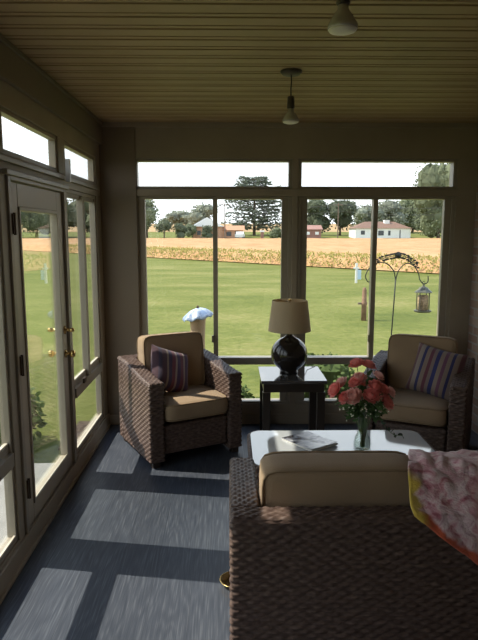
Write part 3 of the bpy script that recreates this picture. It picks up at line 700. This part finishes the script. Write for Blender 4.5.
pendant(.349,3.50,'far hanging flood bulb on a thin cord, nearer the window wall',-.285)
t=pendant(.355,1.96,'near hanging flood bulb at the top edge of the photo',-.28)

# ------------------------------------------------------------------ outdoors
GZ=-.30
LAWN=ground_mat('mown_grass',[(.3,(.085,.108,.025)),(.44,(.13,.148,.035)),(.56,(.17,.178,.05)),(.70,(.25,.225,.085))],.45,(.5,.9,1),9,.8,7)
mb=MB(); 
# terrain: flat, gently rising far behind the field
ys=[-60,-20,0,20,40,60,90,135,160,200,260,400]; 
def gz(y): return GZ if y<135 else GZ+(y-135)/65*1.9 if y<200 else GZ+1.9+(y-200)/200*5.5
vs=[];fs=[]
for y in ys:
    for x in (-220,-100,-40,0,40,100,220): vs.append((x,y,gz(y)))
for j in range(len(ys)-1):
    for i in range(6): a=j*7+i; fs.append((a,a+1,a+8,a+7))
struct('lawn_ground',mb.add(vs,fs),LAWN)
FARF=ground_mat('far_tan_field',[(.3,(.32,.21,.10)),(.7,(.45,.31,.16))],.05,(1,1,1),4,.2,3)
vs=[(x,y,gz(y)+.05) for y in (203,260,399) for x in (-219,-100,219)]
struct('far_field_ground',MB().add(vs,[(a,a+1,a+4,a+3) for a in (0,1,3,4)]),FARF)
# crop field: raised canopy, diagonal near edge
A=Vector((-7.6,48.)); B=Vector((10.,28.)); dirn=(B-A).normalized(); nrm=Vector((-dirn.y,dirn.x))
CROP=ground_mat('ripe_crop_canopy',[(.3,(.34,.19,.085)),(.5,(.44,.26,.125)),(.7,(.52,.34,.18))],.5,(1,.25,1),6,1.,2.5)
p0=A-dirn*130; p1=B+dirn*60
vs=[];fs=[];nn=60;mmr=14
depths=[0,1,2,4,7,11,16,24,34,48,66,88,110,150]
for i in range(nn+1):
    q=p0+(p1-p0)*i/nn
    for j,dp in enumerate(depths):
        yy=q.y+dp if True else 0
        w=q+Vector((0,1))*dp*1.0
        w=Vector((w.x,min(w.y,134)))
        vs.append((w.x,w.y,GZ+(.05 if j==0 else .62+rng.uniform(-.07,.07))))
for i in range(nn):
    for j in range(len(depths)-1): a=i*len(depths)+j; fs.append((a,a+len(depths),a+len(depths)+1,a+1))
fld=MB().add(vs,fs).build('crop_field',CROP,None,smooth=True)
tag(fld,'wide ripe golden crop field beyond the lawn','field',kind='stuff')
# leafy near edge of the field
EDGE=leaf_mat('yellowing_crop_leaf',(.36,.33,.10),.22); lf=MB(); r5=random.Random(5)
for k in range(20000):
    s_=r5.uniform(-14,52); q=A+dirn*(s_-0); dp=abs(r5.gauss(0,3.2)); x,y=q.x,q.y+dp-.3
    z=GZ+r5.uniform(.02,.72); leafblade(lf,(x,y,z),(r5.uniform(-.6,.6),r5.uniform(-.6,.6),r5.uniform(.3,1)),r5.uniform(.10,.2),.035,r5)
tag(lf.build('crop_leaves',EDGE),'yellow green leafy front rows of the golden crop field','crop leaves',kind='stuff')
# mulch bed, and an added grey slab imitating the floor's reflection in the door
struct('path_1',MB().box(-1.6,3.2,YB+.16,YB+.95,GZ,GZ+.02),ground_mat('mulch',[(.3,(.07,.05,.035)),(.7,(.2,.15,.11))],14,(1,1,1),5,1,30))
struct('reflection_slab',MB().box(-2.6,XO-.02,1.5,4.6,GZ,-.16),mat('floor_reflection_grey',(.32,.31,.28),.85,bump=.2,bscale=30,var=.1))
struct('trim_7',MB().box(XO-.02,XR+.12,YF-.12,YB+.15,GZ,-.12),mat('foundation',(.2,.18,.16),.9))

BARK=mat('tree_bark',(.10,.075,.055),.9,.1,bump=.5,bscale=12)
def tree(name,lab,x,y,h,rx,z0,color,n=1100,ls=.55,seed=0,trunk=True,grp=None,lobes=9,zb=None):
    r=random.Random(seed); gzv=gz(y)-.05 if zb is None else zb; t=empty(name,(x,y,gzv)); tag(t,lab,'tree' if 'shrub' not in name and 'bush' not in name else 'bush',grp)
    cz=(h+z0)/2; rz=(h-z0)/2
    lob=[(r.uniform(-.5,.5)*rx,r.uniform(-.5,.5)*rx,cz+r.uniform(-.55,.6)*rz,r.uniform(.4,.62)) for _ in range(lobes)]
    lob[0]=(0,0,h-rz*.5,.5)
    mb=MB()
    for (a,b,c,s_) in lob: mb.blob((a,b,c),rx*s_*.85,rx*s_*.85,min(rz*s_*.85,h-c),6,.12)
    for k in range(n):
        a,b,c,s_=r.choice(lob); d=Vector((r.gauss(0,1),r.gauss(0,1),r.gauss(0,1))).normalized()
        q=Vector((a,b,c))+Vector((d.x*rx*s_,d.y*rx*s_,d.z*min(rz*s_,h-c)))*r.uniform(.8,1.12)
        if q.z<z0*.6: continue
        leafblade(mb,q,(d.x+r.uniform(-.8,.8),d.y+r.uniform(-.8,.8),d.z*.6+r.uniform(-.8,.5)),ls*r.uniform(.6,1.3),ls*.35,r)
    mb.build('crown',leaf_mat(name+'_leaf',color),t)
    if trunk:
        tk=MB().tube([(0,0,0),(rx*.02,0,z0*.8+.1),(0,0,cz)],[rx*.07+.04,rx*.055+.03,rx*.03+.01],8)
        tk.tube([(0,0,z0*.8+.1),(rx*.3,0,cz)],[rx*.035,rx*.015],6); tk.tube([(0,0,z0*.9+.1),(-rx*.3,rx*.1,cz)],[rx*.035,rx*.015],6)
        tk.build('trunk',BARK,t,smooth=True)
    return t
def px(u,Y): return (u-230)/590*Y
G1=(.15,.175,.11); G2=(.18,.205,.12); G3=(.26,.28,.21); G4=(.125,.145,.095)  # leaf tones lightened, distance haze mixed into the colour
# left window
tree('oak_tree','dark green tree at the left edge of the left window beyond the field',px(148,150),150,10.2,3.6,1.5,G2,1400,.6,1)
tree('young_tree','small round young tree standing alone on the far lawn, left window',px(165,140),140,5.0,2.1,1.3,G1,700,.4,2)
tree('garden_bush','round green bush just right of the small young tree',px(181,142),142,3.9,1.9,.2,G1,500,.4,3,False)
tree('garden_bush','green bush directly left of the white gabled house',px(191.5,148),148,3.6,1.5,.2,G2,400,.4,4,False)
tree('garden_bush','green bush in front of the white gabled house wall',px(208,143),143,3.3,1.5,.2,G1,400,.4,5,False)
tree('distant_tree','pale distant tree behind the bushes left of the gabled house',px(182,260),260,8,7,1,G3,700,1.,6,zb=3)
tree('distant_tree','pale distant tree rising right behind the gabled house ridge',px(203,240),240,10,6,1,G3,700,1.,7,zb=2.8)
# big spreading pine
def pine(x,y,h,w,seed):
    r=random.Random(seed); t=empty('pine_tree',(x,y,gz(y)-.05)); tag(t,'tall spreading dark pine beside the orange house, left window','tree')
    mb=MB(); tk=MB().tube([(0,0,0),(.1,0,h*.5),(0,0,h*.97)],[.45,.28,.06],8)
    for L_ in range(15):
        f=L_/14; z=h*(.13+.83*f); rad=w*(.62+.38*math.sin(PI*(f*.8+.15)))*(1-.50*f**2.2)
        for k in range(15):
            a=r.uniform(0,2*PI); rr=rad*r.uniform(.7,1.12); tip=Vector((rr*math.cos(a),rr*math.sin(a),z+rr*.06)); tk.tube([(0,0,z-.4),tip*.55+Vector((0,0,z*.45-.2)),tip],[.09,.06,.02],5)
            for q in range(20):
                s_=r.uniform(.18,1.03); p_=Vector((tip.x*s_,tip.y*s_,z-.35*(1-s_)+.06*rr*s_))+Vector((r.gauss(0,.35),r.gauss(0,.35),r.gauss(0,.22)))
                leafblade(mb,p_,(tip.x/rr+r.uniform(-.9,.9),tip.y/rr+r.uniform(-.9,.9),r.uniform(-.4,.5)),r.uniform(.6,1.2),.2,r)
    tk.build('trunk',BARK,t); mb.build('needles',leaf_mat('pine_needles',(.13,.155,.115)),t)
pine(px(254,170),170,16.6,10.5,11)
tree('garden_bush','low bush at the foot of the tall pine',px(277,146),146,3.0,2.0,.1,G2,400,.4,12,False)
# right window trees
tree('maple_tree','big dark maple left of the utility pole, right window',px(317,172),172,10.2,4.6,1.2,G1,1500,.6,21)
tree('maple_tree','big round maple between the utility pole and the white house',px(339,170),170,9.8,4.9,1.2,G4,1600,.6,22)
tree('background_tree','grey green tree behind the left roof slope of the white house',px(366,185),185,9,5.5,1,G3,900,.8,23)
tree('background_tree','grey green tree behind the middle of the white house roof',px(388,190),190,10.2,6,1,G3,1000,.8,24)
tree('background_tree','green tree behind the right end of the white house',px(411,197),197,12.3,5.5,1,G2,1100,.7,25)
tree('tall_tree','tallest tree, its top showing in the right transom window',px(437,146),146,18.6,6.2,1.0,G2,2600,.55,26,lobes=14)
tree('background_tree','dark tree at the far right below the tallest tree',px(426,168),168,9.0,4,0.3,G4,1300,.5,27)
tree('background_tree','dense tree beyond the right edge of the window',px(462,150),150,10,5,0.5,G1,1000,.6,28)
# trees to the left of the house (through the door)
for i,(x,y,h,rx,c) in enumerate(((-58,152,14,6,G1),(-44,150,12,5,G2),(-72,150,15,7,G4),(-92,150,15,7,G1),(-46,60,9,4,G2),(-51,158,13,6,G4),(-38,156,11,5.5,G1),(-31,152,9.5,5,G2))):
    tree('side_yard_tree',['tall dark tree far off, behind the left door glass','green tree far off, right of the tall dark one through the door glass','broad dark tree far left through the near window','dark tree at the far left beyond the side yard','mid-distance green tree in the left side yard','dark tree filling the gap at the middle of the left tree row','rounded green tree at the right half of the left tree row','lower green tree ending the left tree row on the right'][i],x,y,h,rx,1.2,c,900,.6,40+i)

# houses
HB=brick_mat('orange_house_brick',False,(.52,.24,.13),(.6,.3,.17),(.5,.4,.33)); HW=mat('white_siding',(.88,.86,.82),.7); RF=mat('brown_shingle',(.20,.12,.085),.9,bump=.3,bscale=3,var=.15,vscale=2); RG=mat('pale_metal_roof',(.88,.88,.88),.5); DW=mat('dark_window_glass',(.06,.07,.08),.2); OR=mat('orange_shingle',(.5,.26,.15),.9)
HWD=brick_mat('red_brown_garage',False,(.3,.12,.09),(.38,.17,.12))
def gable_roof(x0,x1,y0,y1,z,h,ov=.4,axis='x',th=.18):
    """ridge along axis"""
    if axis=='x':
        c=(y0+y1)/2; V=[(x0-ov,y0-ov,z),(x1+ov,y0-ov,z),(x1+ov,y1+ov,z),(x0-ov,y1+ov,z),(x0-ov,c,z+h),(x1+ov,c,z+h)]
    else:
        c=(x0+x1)/2; V=[(x1+ov,y0-ov,z),(x1+ov,y1+ov,z),(x0-ov,y1+ov,z),(x0-ov,y0-ov,z),(c,y0-ov,z+h),(c,y1+ov,z+h)]
    return MB().add(V,[(0,1,5,4),(2,3,4,5),(0,4,3),(1,2,5),(0,3,2,1)])
def hip_roof(x0,x1,y0,y1,z,h,ins,ov=.4):
    c=(y0+y1)/2; return MB().add([(x0-ov,y0-ov,z),(x1+ov,y0-ov,z),(x1+ov,y1+ov,z),(x0-ov,y1+ov,z),(x0+ins,c,z+h),(x1-ins,c,z+h)],[(0,1,5,4),(2,3,4,5),(0,4,3),(1,2,5),(0,3,2,1)])
YH=150; z0=gz(YH)-.3
h=empty('farmhouse',(px(382,YH),YH,z0)); tag(h,'long white house with a low brown hip roof across the field','house')
HX=7.0
MB().box(-HX,HX,0,8,0,2.75).build('wall',HW,h)
hip_roof(-HX,HX,0,8,2.75,1.75,3.2).build('roof',RF,h)
MB().box(.9,2.3,2.6,3.6,3.2,4.9).build('chimney',HW,h)
for a,b_,c,d in ((-5.6,-4.6,1.2,2.2),(-2.6,-1.7,0.1,2.2),(-1.2,.2,1.0,2.2),(1.3,1.9,1.0,2.2),(4.2,4.45,.3,2.4)):
    w=MB().box(a,b_,-.06,.02,c,d).build('window' if d-c<2 else 'door',DW,h); 
h=empty('gabled_house',(px(207,YH),YH,z0)); tag(h,'orange brick house with a wide white gable, left window','house')
MB().box(-3.6,3.9,0,9,0,3.2).build('wall',HB,h)
gable_roof(-3.6,3.9,0,9,3.2,2.3,.5,'y').build('roof',RG,h)
MB().add([(-3.5,-.55,3.25),(3.8,-.55,3.25),(.15,-.55,5.4),(-3.5,-.5,3.25),(3.8,-.5,3.25),(.15,-.5,5.4)],[(0,1,2),(3,5,4),(0,3,4,1),(1,4,5,2),(2,5,3,0)]).build('gable_panel',HW,h)
MB().box(3.9,9.2,1,7,0,2.3).build('wing_wall',HB,h)
gable_roof(3.95,9.2,1,7,2.3,1.2,.4,'x').build('wing_roof',OR,h)
for a,b_,c,d in ((-2.4,-1.5,1.1,2.2),(1.6,2.7,1.1,2.2),(5.0,6.2,.9,1.9),(7.2,8.2,.1,2.0)): MB().box(a,b_,.9 if a>3 else -.06,1.02 if a>3 else .02,c,d).build('window',DW,h)
h=empty('garage',(px(311,150),150,z0)); tag(h,'small red brown garage with pale windows at the left of the right window','building')
MB().box(-2.2,2.4,0,6,0,2.5).build('wall',HWD,h); gable_roof(-2.2,2.4,0,6,2.5,1.1).build('roof',HWD,h)
for a in (-1.4,.9): MB().box(a,a+.9,-.05,.02,1.2,1.9).build('window',HW,h)
# white pickup truck
tk=empty('pickup_truck',(px(240,140),140,gz(140)+.1),R(82)); tag(tk,'white pickup truck parked beside the orange house','truck')
b=MB(); V=[(-2.4,.75),(-2.4,1.25),(-.4,1.25),(-.1,1.85),(.9,1.85),(1.4,1.25),(2.4,1.15),(2.4,.55),(-2.4,.55)]
n=len(V); b.add([(x,-.9,z+.0) for x,z in V]+[(x,.9,z) for x,z in V],[tuple(range(n)),tuple(range(2*n-1,n-1,-1))]+[(i,n+i,n+(i+1)%n,(i+1)%n) for i in range(n)]); b.build('body',WHITEP,tk)
MB().box(-.02,.85,-.92,.92,1.3,1.75).build('window',DW,tk)
for x in (-1.5,1.5):
    for yy in (-.85,.85): MB().lathe([(.38,-.12),(.38,.12)],16,M=Matrix.Translation((x,yy,.38))@Matrix.Rotation(PI/2,4,'X')).build('wheel',IRON,tk)
g=empty('stone_pillar',(px(262,138),138,gz(138))); tag(g,'brick gate pillar with a pale cap under the pine','pillar')
MB().box(-.35,.35,-.35,.35,0,1.9).build('shaft',HWD,g); MB().box(-.5,.5,-.5,.5,1.9,2.3).build('cap',HW,g)
# utility poles and wires
WD=mat('weathered_pole',(.16,.12,.09),.9)
pl=[(px(337,137),137,'wooden utility pole standing in front of the round maple'),(px(225,137),137,'wooden utility pole behind the left window mullion beside the pine'),(px(490,137),137,'wooden utility pole beyond the right edge of the windows'),(px(120,137),137,'wooden utility pole left of the left window')]
for x,y,lab in pl:
    t=empty('utility_pole',(x,y,gz(y))); tag(t,lab,'utility pole','utility poles along the far road')
    MB().lathe([(.14,0),(.09,8.6)],10).build('pole',WD,t); MB().box(-1.0,1.0,-.06,.06,8.0,8.15).build('crossarm',WD,t)
order=sorted(pl); WIRE=mat('power_wire',(.09,.09,.09),.6)
names=['left','middle','right']
for i in range(3):
    for off,zz,ll in ((-.8,8.2,'front'),(.8,8.2,'rear'),(0,6.7,'lower')):
        a=Vector((order[i][0]+off,order[i][1],gz(order[i][1])+zz)); b_=Vector((order[i+1][0]+off,order[i+1][1],gz(order[i+1][1])+zz))
        pts=[a+(b_-a)*k/16-Vector((0,0,.9*4*(k/16)*(1-k/16))) for k in range(17)]
        tag(MB().tube(pts,.022,4).build('power_wire',WIRE),'thin dark %s power wire across the sky, %s span between utility poles'%(ll,names[i]),'wire','overhead power wires')

# ---- garden ornaments
t=empty('garden_ornament',(-.365,6.6,GZ+.0)); tag(t,'pale blue scalloped glass dome on a tan pedestal on the lawn outside the left window','garden ornament')
MB().lathe([(.001,0),(.13,0),(.13,.03),(.10,.05),(.085,.3),(.078,.8),(.088,1.0),(.095,1.04),(.001,1.045)],28).build('pedestal',mat('tan_pedestal',(.40,.27,.17),.8,bump=.2,bscale=25,var=.15),t,smooth=True)
vs=[];fs=[];na=48;ZR=[(.0,.125),(.04,.12),(.08,.105),(.12,.075),(.155,.04),(.17,.015),(.165,.008),(.11,.06),(.0,.09)]
for (r_,z_) in ZR:
    for k in range(na):
        a=2*PI*k/na; sca=1+.05*math.cos(a*8)*(r_/.17); w=.012*math.cos(a*8)*(r_/.17)**2; vs.append((r_*sca*math.cos(a)+.002,r_*sca*math.sin(a),1.03+z_+w-.03*math.cos(a-PI)*r_/.17))
for j in range(len(ZR)-1):
    for k in range(na): a=j*na+k; b_=j*na+(k+1)%na; fs.append((a,b_,b_+na,a+na))
GB,nt,p,L=newmat('pale_blue_glass'); tc=N(nt,'TexCoord'); n=N(nt,'TexNoise'); n.inputs['Scale'].default_value=16; L(tc.outputs['Object'],n.inputs['Vector']); r=ramp(nt,[(.42,(.22,.3,.45)),(.6,(.5,.56,.64))]); L(n.outputs['Fac'],r.inputs['Fac']); L(r.outputs['Color'],p.inputs['Base Color']); p.inputs['Roughness'].default_value=.15
MB().add(vs,fs).build('glass_dome',GB,t,smooth=True)
MB().lathe([(.001,1.15),(.014,1.155),(.016,1.17),(.001,1.185)],12).build('finial',HINGE,t,smooth=True)
# shepherd's hook
SX,SY=px(396,6.5),6.5; k_=6.5/590
def sp(u,v): return ((u-396)*k_, 0, 1.7+(232-v)*k_*1.012-GZ)
t=empty('shepherd_hook',(SX,SY,GZ)); tag(t,'black iron double garden hook with scrolled rose crest outside the right window','plant hook')
def smooth_path(P,n=6):
    P=[Vector(p) for p in P]; out=[]
    for i in range(len(P)-1):
        a=P[max(i-1,0)];b=P[i];c=P[i+1];d=P[min(i+2,len(P)-1)]
        for j in range(n):
            t_=j/n; out.append(.5*((2*b)+(c-a)*t_+(2*a-5*b+4*c-d)*t_*t_+(3*b-a-3*c+d)*t_**3))
    out.append(P[-1]); return out
st=MB().tube([(-.055,0,-.12),(-.03,0,.6),(-.005,0,1.2),sp(396.5,276)],.0075,8).build('stem',IRON,t,smooth=True)
MB().tube(smooth_path([sp(396.5,280),sp(394,270),sp(387,263),sp(378,262),sp(370,267),sp(366,275),sp(369,281),sp(374,278),sp(373,274)]),.006,8).build('arm',IRON,t,smooth=True)
MB().tube(smooth_path([sp(396.5,280),sp(399,270),sp(406,263),sp(414,265),sp(419,272),sp(421,279),sp(425,283),sp(429,281),sp(429,275)]),.006,8).build('arm',IRON,t,smooth=True)
cr=MB(); crp=smooth_path([sp(374,262),sp(383,258),sp(391,256),sp(398,255),sp(405,256),sp(412,260),sp(418,265)]); cr.tube(crp,.004,6)
r6=random.Random(9)
for i,q in enumerate(crp[::2]):
    for s_ in (-1,1): 
        c=q+Vector((r6.uniform(-.01,.01),0,s_*.022)); cr.blob(c,.019,.006,.011,5)
cr.blob(sp(398,254.5),.036,.014,.034,8,.12); cr.blob(Vector(sp(398,254.5))+Vector((0,-.012,0)),.02,.01,.02,6,.15)
cr.build('rose_crest',IRON,t)
# lantern feeder
LX=SX+(425-396)*k_; 
zt=1.7+(232-283)*k_*1.012
t=empty('bird_feeder',(LX,SY,zt)); tag(t,'lantern shaped bird feeder hanging from the iron hook','bird feeder')
MB().tube([(0,0,.03),(.012,0,.02),(.014,0,0),(0,0,-.012),(-.014,0,0),(-.012,0,.02),(0,0,.03)],.003,6,False).build('hanger',IRON,t)
BRZ=mat('bronze_green_metal',(.12,.12,.09),.5,metal=.4)
MB().lathe([(.001,-.01),(.012,-.012),(.02,-.03),(.05,-.045),(.062,-.062),(.098,-.088),(.1,-.096),(.001,-.09)],8).build('roof',BRZ,t)
MB().lathe([(.001,-.315),(.085,-.315),(.095,-.305),(.095,-.295),(.001,-.292)],24).build('tray',BRZ,t,smooth=False)
MB().lathe([(.001,-.292),(.058,-.292),(.058,-.13),(.001,-.12)],24).build('seed_fill',mat('bird_seed',(.42,.30,.20),.9,bump=1,bscale=80,var=.4,vscale=60),t,smooth=True)
MB().lathe([(.064,-.292),(.064,-.09)],24,cap=False).build('glass_tube',glass_mat('feeder_glass',1.45,(.93,.93,.9)),t,smooth=True)
for k in range(4):
    a=PI/4+k*PI/2; MB().tube([(.075*math.cos(a),.075*math.sin(a),-.3),(.075*math.cos(a),.075*math.sin(a),-.085)],.006,6).build('post',BRZ,t)
# lawn posts
t=empty('marker_post',(px(357,23)+.05,23.3,GZ)); tag(t,'thin white post with a pale blue flap on the lawn near the field edge','post')
MB().box(-.04,.04,-.04,.04,0,.78).box(-.11,.11,-.03,.03,.56,.62).build('post',WHITEP,t); MB().box(.05,.19,-.015,.015,.14,.52).build('flap',mat('pale_blue_flap',(.45,.6,.72),.6),t)
t=empty('wooden_post',(px(367.5,13.1),13.3,GZ)); tag(t,'short weathered wooden post on the lawn behind the window mullion','post')
MB().lathe([(.001,0),(.062,0),(.058,.35),(.07,.37),(.07,.41),(.055,.43),(.05,.68),(.035,.75),(.001,.76)],14).build('shaft',mat('weathered_brown_wood',(.22,.13,.08),.9,var=.25,vscale=9),t,smooth=True)
MB().box(-.14,.03,-.03,.03,.37,.41).build('perch',WD,t)
# shrubs against the windows
for i,(x,y,h_,rx,lab) in enumerate(((1.0,5.9,.74,.46,'leafy green shrub outside the window behind the coral flowers'),(1.75,6.05,.52,.38,'leafy green shrub outside the window behind the right armchair'),(.02,6.1,.40,.34,'low green shrub outside the lower pane left of the side table'))):
    tree('garden_shrub',lab,x,y,h_,rx,.03,(.11,.16,.05),1700,.05,60+i,False,None,9,GZ)
tree('garden_shrub','leafy shrub beside the grey slab, seen through the door glass',-2.2,5.3,.62,.45,.03,(.12,.18,.06),1500,.07,70,False,None,9,GZ)

# ------------------------------------------------------------------ light, sky, camera
w=bpy.data.worlds.new('World'); sc.world=w; w.use_nodes=True; nt=w.node_tree; bg=nt.nodes['Background']; L=nt.links.new
tc=N(nt,'TexCoord'); sx=N(nt,'SeparateXYZ'); L(tc.outputs['Generated'],sx.inputs[0])
r=ramp(nt,[(0,(1.0,1.04,1.08)),(.35,(1.0,1.08,1.18)),(.7,(.40,.52,.75)),(1,(.28,.42,.72))]); L(sx.outputs['Z'],r.inputs['Fac']); L(r.outputs['Color'],bg.inputs['Color']); bg.inputs['Strength'].default_value=2.0
sd=bpy.data.lights.new('sun','SUN'); sd.energy=7.5; sd.angle=R(.6); sd.color=(1,.93,.82)
so=bpy.data.objects.new('sun',sd); col.objects.link(so)
dx,dy=1.0,-.165; dz=-1.2; so.rotation_euler=Vector((dx,dy,dz)).to_track_quat('-Z','Y').to_euler(); so.location=(-8,3,10)
cam=bpy.data.cameras.new('camera'); co=bpy.data.objects.new('camera',cam); col.objects.link(co)
co.location=(0,0,1.7); pitch=math.atan(88/590); co.rotation_euler=(PI/2-pitch,0,-math.atan(9/590)); cam.sensor_fit='HORIZONTAL'; cam.sensor_width=36; cam.lens=36*590/478; cam.clip_start=.05; cam.clip_end=1000
sc.camera=co
vs_=sc.view_settings; sc.display_settings.display_device='sRGB'; vs_.view_transform='Standard'; vs_.look='None'; vs_.exposure=0; vs_.gamma=1; vs_.use_curve_mapping=False
sc.cycles.max_bounces=10; sc.cycles.transparent_max_bounces=16; sc.cycles.diffuse_bounces=5; sc.cycles.glossy_bounces=4
try: sc.cycles.use_denoising=True
except Exception: pass
